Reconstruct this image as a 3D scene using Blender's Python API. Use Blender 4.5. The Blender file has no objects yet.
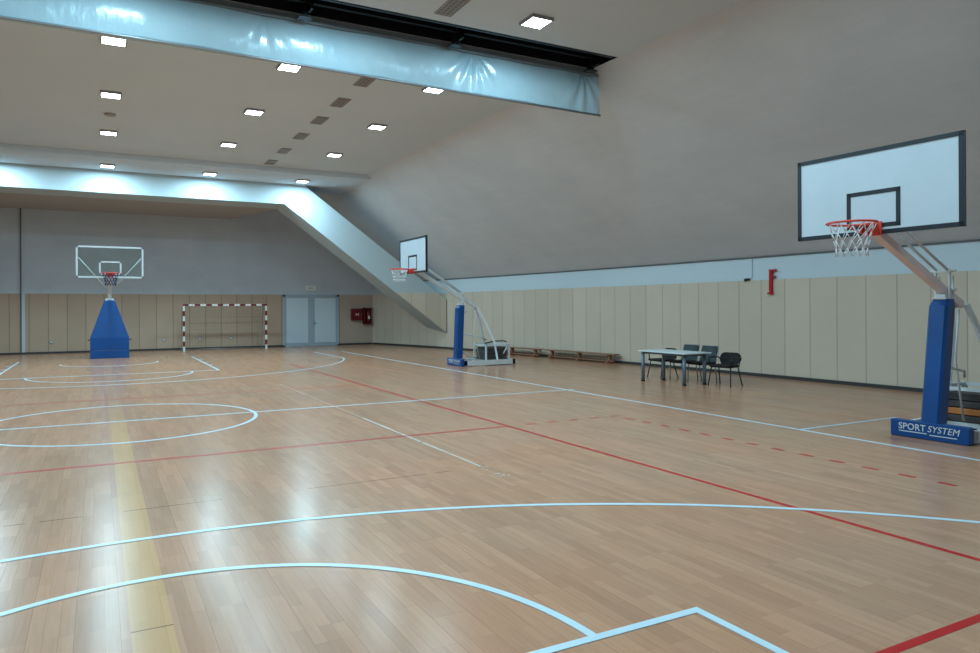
import bpy, math, random
from mathutils import Vector, Matrix
random.seed(7)
SC = bpy.context.scene
COL = SC.collection

# ------------------------------------------------------------------ camera
CX, CY, CZ, YAW, ROLL, FPX, PX, PY = -0.2837, -10.9123, 1.5525, 0.4785, -0.0051, 705.41, -25.06, -18.44
fw = Vector((math.sin(YAW), math.cos(YAW), 0)); rt = Vector((math.cos(YAW), -math.sin(YAW), 0)); up = Vector((0, 0, 1))
r2 = rt * math.cos(ROLL) + up * math.sin(ROLL); u2 = up * math.cos(ROLL) - rt * math.sin(ROLL)
cam_data = bpy.data.cameras.new('camera')
cam = bpy.data.objects.new('camera', cam_data); COL.objects.link(cam)
cam.matrix_world = Matrix(((r2.x, u2.x, -fw.x, CX), (r2.y, u2.y, -fw.y, CY), (r2.z, u2.z, -fw.z, CZ), (0, 0, 0, 1)))
cam_data.sensor_width = 36; cam_data.lens = FPX / 980 * 36
cam_data.shift_x = -PX / 980; cam_data.shift_y = PY / 980
cam_data.clip_end = 200
SC.camera = cam

# ------------------------------------------------------------------ world, exposure, lamp light
w = bpy.data.worlds.new('world'); SC.world = w; w.use_nodes = True
w.node_tree.nodes['Background'].inputs[0].default_value = (0.5, 0.6, 0.7, 1)
w.node_tree.nodes['Background'].inputs[1].default_value = 0.02
SC.view_settings.view_transform = 'Standard'; SC.view_settings.look = 'None'
SC.view_settings.gamma = 1; SC.view_settings.use_curve_mapping = False
SC.view_settings.exposure = 0.42
LAMP_W = 29.0
LAMP_COL = (0.52, 0.85, 1.0)
LAMP_EMIT = 12.0
LAMP_X = (-2.92, -0.05, 2.82, 5.74)
LAMP_ROWS = [(-8.45, 6.0), (-5.1, 6.0), (-1.75, 6.0), (2.0, 6.0), (5.3, 6.0), (8.8, 6.0), (12.42, 5.83)]


# ------------------------------------------------------------------ materials
def nodes_of(name):
    m = bpy.data.materials.new(name); m.use_nodes = True
    nt = m.node_tree; return m, nt, nt.nodes['Principled BSDF']


def lin(c):
    return tuple(((v / 255 + 0.055) / 1.055) ** 2.4 if v > 10 else v / 255 / 12.92 for v in c) + (1,)


def mat(name, rgb, rough=0.5, metal=0.0, var=0.06, scale=6.0, bump=0.0, coat=0.0, trans=0.0, bscale=60, coord='Object'):
    m, nt, b = nodes_of(name)
    N, L = nt.nodes.new, nt.links.new
    tc = N('ShaderNodeTexCoord'); no = N('ShaderNodeTexNoise'); no.inputs['Scale'].default_value = scale
    no.inputs['Detail'].default_value = 4
    L(tc.outputs[coord], no.inputs['Vector'])
    cr = N('ShaderNodeValToRGB')
    c = lin(rgb)
    cr.color_ramp.elements[0].position = 0.3; cr.color_ramp.elements[1].position = 0.7
    cr.color_ramp.elements[0].color = tuple(x * (1 - var) for x in c[:3]) + (1,)
    cr.color_ramp.elements[1].color = tuple(min(1, x * (1 + var)) for x in c[:3]) + (1,)
    L(no.outputs['Fac'], cr.inputs['Fac']); L(cr.outputs['Color'], b.inputs['Base Color'])
    b.inputs['Roughness'].default_value = rough; b.inputs['Metallic'].default_value = metal
    b.inputs['Coat Weight'].default_value = coat; b.inputs['Transmission Weight'].default_value = trans
    if bump:
        n2 = N('ShaderNodeTexNoise'); n2.inputs['Scale'].default_value = bscale; L(tc.outputs[coord], n2.inputs['Vector'])
        bp = N('ShaderNodeBump'); bp.inputs['Strength'].default_value = bump; bp.inputs['Distance'].default_value = 0.01
        L(n2.outputs['Fac'], bp.inputs['Height']); L(bp.outputs['Normal'], b.inputs['Normal'])
    return m


def panel_mat(name, rgb, pitch, offset, dark=.35):
    """padded wall boards: vertical seams every `pitch` metres along u, slight tone change from board to board"""
    m, nt, b = nodes_of(name); N, L = nt.nodes.new, nt.links.new
    uv = N('ShaderNodeUVMap'); uv.uv_map = 'UVMap'
    sp = N('ShaderNodeSeparateXYZ'); L(uv.outputs[0], sp.inputs[0])

    def M(op, a, bv=None):
        n = N('ShaderNodeMath'); n.operation = op
        for i, v in enumerate((a, bv)):
            if v is None: continue
            if isinstance(v, (int, float)): n.inputs[i].default_value = v
            else: L(v, n.inputs[i])
        return n.outputs[0]
    t = M('DIVIDE', M('SUBTRACT', sp.outputs[0], offset), pitch)
    fl = M('FLOOR', t); fr = M('SUBTRACT', t, fl)
    seam = M('LESS_THAN', fr, 0.030)
    wn = N('ShaderNodeTexWhiteNoise'); wn.noise_dimensions = '1D'; L(fl, wn.inputs['W'])
    tone = M('ADD', M('MULTIPLY', wn.outputs['Value'], 0.10), 0.95)
    no = N('ShaderNodeTexNoise'); no.inputs['Scale'].default_value = 1.3; L(uv.outputs[0], no.inputs['Vector'])
    tone = M('MULTIPLY', tone, M('ADD', M('MULTIPLY', no.outputs['Fac'], 0.1), 0.95))
    sc = N('ShaderNodeVectorMath'); sc.operation = 'SCALE'; sc.inputs[0].default_value = lin(rgb)[:3]; L(tone, sc.inputs['Scale'])
    mx = N('ShaderNodeMix'); mx.data_type = 'RGBA'; L(M('MULTIPLY', seam, dark), mx.inputs['Factor'])
    L(sc.outputs[0], mx.inputs['A']); mx.inputs['B'].default_value = lin((62, 56, 50))
    L(mx.outputs['Result'], b.inputs['Base Color']); b.inputs['Roughness'].default_value = 0.62
    bp = N('ShaderNodeBump'); bp.inputs['Distance'].default_value = 0.01; bp.inputs['Strength'].default_value = 0.6
    L(M('SUBTRACT', 1.0, seam), bp.inputs['Height']); L(bp.outputs['Normal'], b.inputs['Normal'])
    return m


def render_wall_mat(name, rgb, var=0.022):
    """rough painted acoustic render with faint courses"""
    m, nt, b = nodes_of(name); N, L = nt.nodes.new, nt.links.new
    uv = N('ShaderNodeUVMap'); uv.uv_map = 'UVMap'
    br = N('ShaderNodeTexBrick'); L(uv.outputs[0], br.inputs['Vector'])
    c = lin(rgb)[:3]
    br.inputs['Color1'].default_value = tuple(x * (1 - var) for x in c) + (1,)
    br.inputs['Color2'].default_value = tuple(x * (1 + var * .4) for x in c) + (1,)
    br.inputs['Mortar'].default_value = tuple(x * (1 - var * 1.6) for x in c) + (1,)
    br.inputs['Scale'].default_value = 1; br.inputs['Mortar Size'].default_value = 0.008
    br.inputs['Brick Width'].default_value = 0.6; br.inputs['Row Height'].default_value = 0.16
    no = N('ShaderNodeTexNoise'); no.inputs['Scale'].default_value = 0.8; no.inputs['Detail'].default_value = 6; L(uv.outputs[0], no.inputs['Vector'])
    mx = N('ShaderNodeMix'); mx.data_type = 'RGBA'; mx.blend_type = 'SOFT_LIGHT'; mx.inputs['Factor'].default_value = 0.35
    L(br.outputs['Color'], mx.inputs['A']); L(no.outputs['Fac'], mx.inputs['B'])
    L(mx.outputs['Result'], b.inputs['Base Color']); b.inputs['Roughness'].default_value = 0.85
    return m


def floor_mat():
    m, nt, b = nodes_of('parquet'); N, L = nt.nodes.new, nt.links.new
    tc = N('ShaderNodeTexCoord')
    sp = N('ShaderNodeSeparateXYZ'); L(tc.outputs['Object'], sp.inputs[0])

    def M(op, a, bv=None, cv=None):
        n = N('ShaderNodeMath'); n.operation = op
        for i, v in enumerate((a, bv, cv)):
            if v is None: continue
            if isinstance(v, (int, float)): n.inputs[i].default_value = v
            else: L(v, n.inputs[i])
        return n.outputs[0]
    cb = N('ShaderNodeCombineXYZ'); L(sp.outputs[1], cb.inputs[0]); L(sp.outputs[0], cb.inputs[1])

    def brick(c1, c2, width, row, off, mortar, ms):
        br = N('ShaderNodeTexBrick'); L(cb.outputs[0], br.inputs['Vector'])
        br.inputs['Color1'].default_value = c1; br.inputs['Color2'].default_value = c2; br.inputs['Mortar'].default_value = mortar
        br.inputs['Scale'].default_value = 1; br.inputs['Mortar Size'].default_value = ms; br.inputs['Mortar Smooth'].default_value = 0.2
        br.inputs['Brick Width'].default_value = width; br.inputs['Row Height'].default_value = row; br.offset = off; br.offset_frequency = 3
        return br
    A, B = lin(FLOOR_A), lin(FLOOR_B)
    b1 = brick(A, B, 0.47, 0.066, 0.37, lin(FLOOR_M), 0.0012)
    g, k = lin((242, 242, 242)), lin((255, 255, 255))
    b2 = brick(g, k, 2.2, 0.198, 0.5, lin((222, 214, 208)), 0.0012)
    mx = N('ShaderNodeMix'); mx.data_type = 'RGBA'; mx.blend_type = 'MULTIPLY'; mx.inputs['Factor'].default_value = 1
    L(b1.outputs['Color'], mx.inputs['A']); L(b2.outputs['Color'], mx.inputs['B'])
    # grain
    mp = N('ShaderNodeMapping'); mp.inputs['Scale'].default_value = (60, 3, 1); L(tc.outputs['Object'], mp.inputs['Vector'])
    no = N('ShaderNodeTexNoise'); no.inputs['Scale'].default_value = 1; no.inputs['Detail'].default_value = 5; L(mp.outputs[0], no.inputs['Vector'])
    mg = N('ShaderNodeMix'); mg.data_type = 'RGBA'; mg.blend_type = 'SOFT_LIGHT'; mg.inputs['Factor'].default_value = 0.22
    L(mx.outputs['Result'], mg.inputs['A']); L(no.outputs['Fac'], mg.inputs['B'])
    # broad warm / cool patches of timber
    n3 = N('ShaderNodeTexNoise'); n3.inputs['Scale'].default_value = 0.55; n3.inputs['Detail'].default_value = 2; L(tc.outputs['Object'], n3.inputs['Vector'])
    r3 = N('ShaderNodeValToRGB'); r3.color_ramp.elements[0].color = (0.92, 0.98, 1.0, 1); r3.color_ramp.elements[1].color = (1.0, 0.95, 0.90, 1)
    r3.color_ramp.elements[0].position = 0.35; r3.color_ramp.elements[1].position = 0.65
    L(n3.outputs['Fac'], r3.inputs['Fac'])
    m3 = N('ShaderNodeMix'); m3.data_type = 'RGBA'; m3.blend_type = 'MULTIPLY'; m3.inputs['Factor'].default_value = 1
    L(mg.outputs['Result'], m3.inputs['A']); L(r3.outputs['Color'], m3.inputs['B'])
    # the pale yellow board that runs down the middle of the hall
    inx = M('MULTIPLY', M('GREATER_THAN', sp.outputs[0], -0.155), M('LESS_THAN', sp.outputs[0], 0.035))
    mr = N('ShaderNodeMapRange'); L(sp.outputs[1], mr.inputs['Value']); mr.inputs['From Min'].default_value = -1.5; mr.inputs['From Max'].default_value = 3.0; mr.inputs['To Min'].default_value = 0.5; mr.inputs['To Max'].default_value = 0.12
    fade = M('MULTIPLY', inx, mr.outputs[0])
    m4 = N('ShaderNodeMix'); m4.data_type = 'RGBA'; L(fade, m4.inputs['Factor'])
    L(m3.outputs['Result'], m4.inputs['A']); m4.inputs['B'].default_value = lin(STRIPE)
    # cross seams of the boards every 2.7 m
    def band(o_, a, b): return M('MULTIPLY', M('GREATER_THAN', o_, a), M('LESS_THAN', o_, b))
    n5 = N('ShaderNodeTexNoise'); n5.noise_dimensions = '2D'; n5.inputs['Scale'].default_value = 1.6; L(tc.outputs['Object'], n5.inputs['Vector'])
    s1 = M('MULTIPLY', M('MULTIPLY', band(sp.outputs[1], -4.888, -4.872), band(sp.outputs[0], -1.2, 2.7)), M('GREATER_THAN', n5.outputs['Fac'], 0.46))
    s1 = M('ADD', s1, M('MULTIPLY', band(sp.outputs[1], -7.165, -7.153), inx))
    n6 = N('ShaderNodeMix'); n6.data_type = 'RGBA'; L(M('MULTIPLY', s1, 0.75), n6.inputs['Factor'])
    L(m4.outputs['Result'], n6.inputs['A']); n6.inputs['B'].default_value = lin((96, 66, 50))
    L(n6.outputs['Result'], b.inputs['Base Color'])
    rr = N('ShaderNodeMapRange'); L(n3.outputs['Fac'], rr.inputs['Value']); rr.inputs['To Min'].default_value = 0.19; rr.inputs['To Max'].default_value = 0.26
    L(rr.outputs[0], b.inputs['Roughness'])
    b.inputs['Specular IOR Level'].default_value = 0.24
    bp = N('ShaderNodeBump'); bp.inputs['Strength'].default_value = 0.05; bp.inputs['Distance'].default_value = 0.002
    n7 = N('ShaderNodeTexNoise'); n7.inputs['Scale'].default_value = 3; L(tc.outputs['Object'], n7.inputs['Vector'])
    L(n7.outputs['Fac'], bp.inputs['Height']); L(bp.outputs['Normal'], b.inputs['Normal'])
    return m


def emit_mat(name, rgb, s):
    m, nt, b = nodes_of(name)
    b.inputs['Base Color'].default_value = (.8, .8, .8, 1)
    b.inputs['Emission Color'].default_value = rgb + (1,); b.inputs['Emission Strength'].default_value = s
    return m


FLOOR_A, FLOOR_B, FLOOR_M, STRIPE = (187, 138, 110), (201, 151, 121), (181, 132, 104), (216, 170, 108)
M_FLOOR = floor_mat()
M_PANEL = panel_mat('wall_padding_beige', (212, 198, 180), 0.59, 0.0)
M_PANELB = panel_mat('wall_padding_brown', (188, 162, 140), 0.59, -1.9, .6)
M_SLOPE = render_wall_mat('grey_render', (212, 217, 223))
M_BACK = render_wall_mat('grey_back_render', (200, 208, 218))
M_CEIL = mat('ceiling_paint', (208, 220, 230), 0.85, var=0.02, scale=0.6)
M_WHITE = mat('white_wall_paint', (206, 224, 234), 0.7, var=0.015, scale=1)
M_BEAM = mat('beam_paint', (184, 200, 206), 0.7, var=0.015, scale=1)
M_BASE = mat('dark_skirting', (60, 58, 58), 0.5)
M_LWHITE = mat('white_line_paint', (204, 226, 238), 0.3, var=0.03, scale=9)
M_LRED = mat('red_line_paint', (190, 10, 14), 0.3, var=0.05, scale=9)
M_LWORN = mat('worn_white_tape', (202, 192, 186), 0.35, var=0.15, scale=14)
M_BLACK = mat('black_paint', (20, 22, 26), 0.35)
M_DARK = mat('track_black', (14, 15, 18), 0.45)
M_BOARD = mat('backboard_white', (196, 210, 220), 0.35, var=0.03, scale=3)
M_NAVY = mat('backboard_line', (28, 36, 46), 0.4)
M_STEEL = mat('white_powder_coat', (216, 224, 228), 0.35, var=0.03)
M_PINK = mat('pinkish_beam_paint', (240, 222, 224), 0.4, var=0.04)
M_BLUE = mat('blue_vinyl', (0, 72, 138), 0.35, var=0.05, scale=4, bump=0.08, bscale=8)
M_ORANGE = mat('rim_orange', (222, 72, 58), 0.4)
M_NET = mat('white_net_cord', (225, 225, 228), 0.8)
M_DNET = mat('dark_net_cord', (50, 56, 84), 0.8)
M_RED = mat('fire_red', (108, 8, 18), 0.35)
M_GREYMET = mat('grey_metal', (150, 156, 160), 0.35, metal=0.4)
M_LEG = mat('table_leg_grey', (108, 124, 138), 0.4, metal=0.2)
M_TOP = mat('white_laminate', (214, 230, 236), 0.3, var=0.02)
M_SEATB = mat('black_fabric', (24, 24, 27), 0.8, bump=0.2, bscale=200)
M_SEATT = mat('petrol_leather', (38, 54, 62), 0.45, bump=0.1, bscale=60)
M_BENCH = mat('varnished_pine', (150, 106, 80), 0.4, var=0.12, scale=9)
M_RUBBER = mat('black_rubber', (18, 18, 18), 0.7)
M_WEIGHT = mat('counterweight_stone', (70, 66, 66), 0.7, var=0.2)
M_RUST = mat('orange_counterweight', (190, 116, 60), 0.6, var=0.15)
M_DOOR = mat('door_panel_blue_grey', (206, 222, 232), 0.45, var=0.02, scale=1)
M_DFRAME = mat('door_frame_grey', (166, 182, 192), 0.4, var=0.02)
M_SIGN = mat('sign_white', (236, 236, 232), 0.5)
M_VENT = mat('vent_grey', (160, 156, 154), 0.5)
M_GRILLE, _nt, _b = nodes_of('vent_perforated')
_br = _nt.nodes.new('ShaderNodeTexBrick'); _tc = _nt.nodes.new('ShaderNodeTexCoord'); _nt.links.new(_tc.outputs['Object'], _br.inputs['Vector'])
_br.offset = 0; _br.inputs['Scale'].default_value = 1; _br.inputs['Brick Width'].default_value = 0.0767; _br.inputs['Row Height'].default_value = 0.0857; _br.inputs['Mortar Size'].default_value = 0.014
_br.inputs['Color1'].default_value = _br.inputs['Color2'].default_value = lin((92, 90, 88)); _br.inputs['Mortar'].default_value = lin((150, 142, 134))
_nt.links.new(_br.outputs['Color'], _b.inputs['Base Color'])
M_GWHITE = mat('goal_white', (225, 222, 218), 0.4)
M_GRED = mat('goal_red', (116, 26, 32), 0.4)
M_LAMP = emit_mat('lamp_diffuser', (0.86, 0.97, 1.0), LAMP_EMIT)
M_LAMPF = mat('lamp_rim', (150, 152, 154), 0.4)


def glass():
    m, nt, b = nodes_of('board_glass'); N, L = nt.nodes.new, nt.links.new
    out = nt.nodes['Material Output']
    tr = N('ShaderNodeBsdfTransparent'); tr.inputs[0].default_value = (0.93, 0.98, 0.97, 1)
    gl = N('ShaderNodeBsdfGlossy'); gl.inputs['Roughness'].default_value = 0.08; gl.inputs['Color'].default_value = (0.8, 0.9, 0.95, 1)
    ms = N('ShaderNodeMixShader'); ms.inputs[0].default_value = 0.10
    L(tr.outputs[0], ms.inputs[1]); L(gl.outputs[0], ms.inputs[2]); L(ms.outputs[0], out.inputs['Surface'])
    return m


M_GLASS = glass()


def tarp():
    m, nt, b = nodes_of('silver_tarpaulin'); N, L = nt.nodes.new, nt.links.new
    tc = N('ShaderNodeTexCoord')
    no = N('ShaderNodeTexNoise'); no.inputs['Scale'].default_value = 1.5; L(tc.outputs['Object'], no.inputs['Vector'])
    cr = N('ShaderNodeValToRGB'); cr.color_ramp.elements[0].color = lin((176, 208, 222)); cr.color_ramp.elements[1].color = lin((196, 222, 232))
    L(no.outputs['Fac'], cr.inputs['Fac']); L(cr.outputs['Color'], b.inputs['Base Color'])
    b.inputs['Roughness'].default_value = 0.23; b.inputs['Metallic'].default_value = 0.1
    mp = N('ShaderNodeMapping'); mp.inputs['Scale'].default_value = (2.2, 1, 1.0); L(tc.outputs['Object'], mp.inputs['Vector'])
    n2 = N('ShaderNodeTexNoise'); n2.inputs['Scale'].default_value = 2.2; n2.inputs['Detail'].default_value = 3; L(mp.outputs[0], n2.inputs['Vector'])
    bp = N('ShaderNodeBump'); bp.inputs['Strength'].default_value = 0.35; bp.inputs['Distance'].default_value = 0.05
    L(n2.outputs['Fac'], bp.inputs['Height']); L(bp.outputs['Normal'], b.inputs['Normal'])
    return m


M_TARP = tarp()


# ------------------------------------------------------------------ mesh helpers
class MB:
    def __init__(s): s.v = []; s.f = []; s.uv = {}; s.mi = []; s.cur = 0; s.smooth = []

    def add(s, vs, fs, smooth=False):
        o = len(s.v); s.v += [tuple(x) for x in vs]
        for f in fs: s.f.append(tuple(i + o for i in f)); s.mi.append(s.cur); s.smooth.append(smooth)

    def box(s, a, b):
        x0, y0, z0 = (min(a[i], b[i]) for i in range(3)); x1, y1, z1 = (max(a[i], b[i]) for i in range(3))
        s.add([(x0, y0, z0), (x1, y0, z0), (x1, y1, z0), (x0, y1, z0), (x0, y0, z1), (x1, y0, z1), (x1, y1, z1), (x0, y1, z1)],
              [(0, 3, 2, 1), (4, 5, 6, 7), (0, 1, 5, 4), (1, 2, 6, 5), (2, 3, 7, 6), (3, 0, 4, 7)])

    def rbox(s, a, b, r=0.01, seg=3):
        """box with rounded vertical outline in its two largest directions: rounds edges along the thinnest axis"""
        d = [abs(b[i] - a[i]) for i in range(3)]; ax = d.index(min(d)); o = [i for i in range(3) if i != ax]
        lo = [min(a[i], b[i]) for i in range(3)]; hi = [max(a[i], b[i]) for i in range(3)]
        pts = []
        for (cx, cy, a0) in ((hi[o[0]] - r, hi[o[1]] - r, 0), (lo[o[0]] + r, hi[o[1]] - r, 90), (lo[o[0]] + r, lo[o[1]] + r, 180), (hi[o[0]] - r, lo[o[1]] + r, 270)):
            for k in range(seg + 1):
                t = math.radians(a0 + 90 * k / seg); pts.append((cx + r * math.cos(t), cy + r * math.sin(t)))
        n = len(pts); vs = []
        e = min(r * .5, d[ax] * .25)
        cxm, cym = (lo[o[0]] + hi[o[0]]) / 2, (lo[o[1]] + hi[o[1]]) / 2
        for (z, sh) in ((lo[ax], 1), (lo[ax] + e, 0), (hi[ax] - e, 0), (hi[ax], 1)):
            for p in pts:
                q = [0, 0, 0]; q[ax] = z
                q[o[0]] = p[0] - sh * e * (1 if p[0] > cxm else -1); q[o[1]] = p[1] - sh * e * (1 if p[1] > cym else -1); vs.append(q)
        fs = [tuple(range(n - 1, -1, -1)), tuple(range(3 * n, 4 * n))]
        for k in range(3):
            for i in range(n): j = (i + 1) % n; fs.append((k * n + i, k * n + j, (k + 1) * n + j, (k + 1) * n + i))
        s.add(vs, fs)

    def tube(s, path, r, n=8, closed=False, sq=False, sx=1.0, sy=1.0):
        P = [Vector(p) for p in path]; m = len(P); rings = []
        prev = None
        for i in range(m):
            if closed: t = (P[(i + 1) % m] - P[i - 1]).normalized()
            elif i == 0: t = (P[1] - P[0]).normalized()
            elif i == m - 1: t = (P[-1] - P[-2]).normalized()
            else: t = ((P[i + 1] - P[i]).normalized() + (P[i] - P[i - 1]).normalized()).normalized()
            if prev is None:
                ref = Vector((0, 0, 1)) if abs(t.z) < .9 else Vector((0, 1, 0))
                a = t.cross(ref).normalized()
            else: a = (prev - t * prev.dot(t)).normalized()
            prev = a; b = t.cross(a)
            k = 1.0
            if 0 < i < m - 1 and sq:
                c = (P[i + 1] - P[i]).normalized().dot((P[i] - P[i - 1]).normalized()); k = 1 / max(.5, math.sqrt((1 + c) / 2))
            rr = r[i] if isinstance(r, (list, tuple)) else r
            rings.append([P[i] + (a * math.cos(q) * sx + b * math.sin(q) * sy) * rr * k for q in [2 * math.pi * (j + (.5 if sq else 0)) / n for j in range(n)]])
        vs = [v for R in rings for v in R]; fs = []
        for i in range(m if closed else m - 1):
            for j in range(n):
                a0 = i * n; b0 = ((i + 1) % m) * n; fs.append((a0 + j, a0 + (j + 1) % n, b0 + (j + 1) % n, b0 + j))
        if not closed: fs += [tuple(range(n - 1, -1, -1)), tuple(range((m - 1) * n, m * n))]
        s.add(vs, fs, smooth=not sq)

    def sqtube(s, path, w):
        s.tube(path, w / math.sqrt(2), 4, sq=True)

    def prism(s, poly, axis, lo, hi):
        """poly: 2-D points in the two other axes (in x,y,z order)"""
        n = len(poly); vs = []
        for c in (lo, hi):
            for p in poly:
                q = list(p); q.insert(axis, c); vs.append(q)
        fs = [tuple(range(n)), tuple(range(2 * n - 1, n - 1, -1))] + [(i, i + n, (i + 1) % n + n, (i + 1) % n) for i in range(n)]
        s.add(vs, fs)

    def build(s, name, m, parent=None, **kw):
        me = bpy.data.meshes.new(name); me.from_pydata(s.v, [], s.f)
        for k in (m if isinstance(m, (list, tuple)) else [m]): me.materials.append(k)
        for p, i, sm in zip(me.polygons, s.mi, s.smooth): p.material_index = i; p.use_smooth = sm
        if s.uv:
            l = me.uv_layers.new(name='UVMap')
            for lp in me.loops: l.data[lp.index].uv = s.uv.get(lp.vertex_index, (0, 0))
        import bmesh
        b = bmesh.new(); b.from_mesh(me); bmesh.ops.recalc_face_normals(b, faces=b.faces); b.to_mesh(me); b.free()
        o = bpy.data.objects.new(name, me); COL.objects.link(o)
        if parent: o.parent = parent
        for k, v in kw.items(): o[k] = v
        return o


def thing(name, label, cat, loc=(0, 0, 0), rz=0, group=None):
    o = bpy.data.objects.new(name, None); COL.objects.link(o); o.location = loc; o.rotation_euler = (0, 0, rz); o.empty_display_size = .1
    o['label'] = label; o['category'] = cat
    if group: o['group'] = group
    return o


def dup(root, loc, rz, label, group=None):
    r = root.copy(); COL.objects.link(r); r.location = loc; r.rotation_euler = (0, 0, rz); r['label'] = label
    if group: r['group'] = group
    for ch in list(root.children):
        c = ch.copy(); COL.objects.link(c); c.parent = r
        for g in list(ch.children):
            d = g.copy(); COL.objects.link(d); d.parent = c
    return r


def structure(o): o['kind'] = 'structure'; return o


# ------------------------------------------------------------------ room shell
ZP, ZW, ZC, ZS, ZB = 2.14, 2.66, 6.0, 5.83, 5.14      # padding top, white strip top, ceiling, rear soffit, beam underside
YE = 18.32                                             # back wall
WALL = [(12.95, -16.0), (12.90, -8.0), (12.86, -4.36), (12.82, -2.0), (12.75, 0.2), (12.67, 2.2), (12.57, 4.1), (12.40, 6.2), (12.20, 8.2), (11.92, 10.6),
        (11.55, 13.3), (11.0, 15.8), (10.3, YE + .1)]


def interp(tab, y):
    for (x0, y0), (x1, y1) in zip(tab, tab[1:]):
        if y <= y1: return x0 + (x1 - x0) * (y - y0) / (y1 - y0)
    return tab[-1][0]


def wx(y): return interp(WALL, y)


EDGE = [(8.25, -16), (8.08, -3.75), (7.9, -.58), (7.66, 6.4), (7.58, 12.5), (7.5, YE)]


def ex(y): return interp(EDGE, y)


def dense(tab, step=1.0):
    out = []
    y = tab[0][1]
    while y < tab[-1][1] - 1e-6: out.append(y); y += step
    return out + [tab[-1][1]]


def strip(name, A, B, m, parent=None, thick=0.0):
    """ruled sheet between two polylines with uv (arc length, height measured across)"""
    mb = MB(); n = len(A); u = 0
    for i in range(n):
        if i: u += (Vector(A[i]) - Vector(A[i - 1])).length
        h = (Vector(B[i]) - Vector(A[i])).length
        mb.v += [A[i], B[i]]; mb.uv[2 * i] = (u, 0); mb.uv[2 * i + 1] = (u, h)
    for i in range(n - 1): mb.f.append((2 * i, 2 * i + 2, 2 * i + 3, 2 * i + 1)); mb.mi.append(0); mb.smooth.append(True)
    o = mb.build(name, m, parent)
    if thick:
        md = o.modifiers.new('thickness', 'SOLIDIFY'); md.thickness = thick; md.offset = -1
    return o


mb = MB(); mb.box((-13.2, -16.2, -0.2), (13.2, YE + .3, 0)); FLOOR = structure(mb.build('floor', M_FLOOR))

ys = dense(WALL, 0.8)
wr = structure(strip('wall_right', [(wx(y), y, ZP) for y in ys], [(wx(y), y, ZW) for y in ys], M_WHITE))
u0 = 0.0
pad = strip('wall_padding', [(wx(y) - .02, y, 0) for y in ys], [(wx(y) - .02, y, ZP) for y in ys], M_PANEL, wr)
sl = structure(strip('ceiling_slope', [(wx(y), y, ZW) for y in ys], [(ex(y), y, ZC) for y in ys], M_SLOPE))
mb = MB()
for y0, y1 in zip(ys, ys[1:]):
    mb.add([(wx(y0) - .05, y0, 0), (wx(y1) - .05, y1, 0), (wx(y1) - .02, y1, 0), (wx(y0) - .02, y0, 0),
            (wx(y0) - .05, y0, .07), (wx(y1) - .05, y1, .07), (wx(y1) - .02, y1, .07), (wx(y0) - .02, y0, .07)],
           [(0, 1, 5, 4), (4, 5, 6, 7)])
structure(mb.build('baseboard_right', M_BASE))
mb = MB()   # thin shadow-gap strip under the slope
for y0, y1 in zip(ys, ys[1:]):
    mb.add([(wx(y0) - .03, y0, ZW - .025), (wx(y1) - .03, y1, ZW - .025), (wx(y1), y1, ZW - .025), (wx(y0), y0, ZW - .025),
            (wx(y0) - .03, y0, ZW + .0), (wx(y1) - .03, y1, ZW + .0)], [(0, 1, 5, 4), (0, 3, 2, 1)])
structure(mb.build('trim_1', mat('shadow_gap', (96, 100, 104), .7)))

# left side of the hall (outside the frame, closes the room)
wl = structure(strip('wall_left', [(-12.8, y, ZP) for y in (-16, YE)], [(-12.8, y, ZW) for y in (-16, YE)], M_WHITE))
strip('wall_padding', [(-12.8, y, 0) for y in (-16, YE)], [(-12.8, y, ZP) for y in (-16, YE)], M_PANEL, wl)
structure(strip('ceiling_slope_left', [(-12.8, y, ZW) for y in (-16, YE)], [(-8, y, ZC) for y in (-16, YE)], M_SLOPE))

# back wall: render above, padding below
mb = MB(); X = [-12.9, 11.0]
mb.v = [(X[0], YE, ZP), (X[1], YE, ZP), (X[1], YE, 6.4), (X[0], YE, 6.4)]; mb.f = [(0, 1, 2, 3)]; mb.mi = [0]; mb.smooth = [False]
mb.uv = {0: (X[0], 0), 1: (X[1], 0), 2: (X[1], 4.2), 3: (X[0], 4.2)}
wb = structure(mb.build('wall_back', M_BACK))


def flat_panel(x0, x1, z0, z1, y, name, m, parent=None):
    mb = MB(); mb.v = [(x0, y, z0), (x1, y, z0), (x1, y, z1), (x0, y, z1)]; mb.f = [(0, 1, 2, 3)]; mb.mi = [0]; mb.smooth = [False]
    mb.uv = {0: (x0, 0), 1: (x1, 0), 2: (x1, z1 - z0), 3: (x0, z1 - z0)}
    return mb.build(name, m, parent)


flat_panel(-12.9, 6.42, 0, ZP, YE - .03, 'wall_padding', M_PANELB, wb)
flat_panel(8.82, 10.7, 0, ZP, YE - .03, 'wall_padding', panel_mat('wall_padding_plain', (186, 168, 150), 4.0, 6.6), wb)
mb = MB(); mb.box((-12.9, YE - .03, ZP - .0), (10.4, YE, ZP + .02)); mb.build('wall_cap', M_BACK, wb)
mb = MB(); mb.box((-12.9, YE - .06, 0), (6.42, YE - .03, .07)); mb.box((8.82, YE - .06, 0), (10.25, YE - .03, .07)); structure(mb.build('baseboard_back', M_BASE))
mb = MB(); mb.box((-2.70, YE - .05, 0), (-2.60, YE, ZB)); structure(mb.build('trim_2', M_BACK))
mb = MB(); mb.box((-2.73, YE - .085, 0), (-2.70, YE, ZB)); structure(mb.build('trim_3', mat('joint_dark', (84, 80, 78), .7)))
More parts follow.
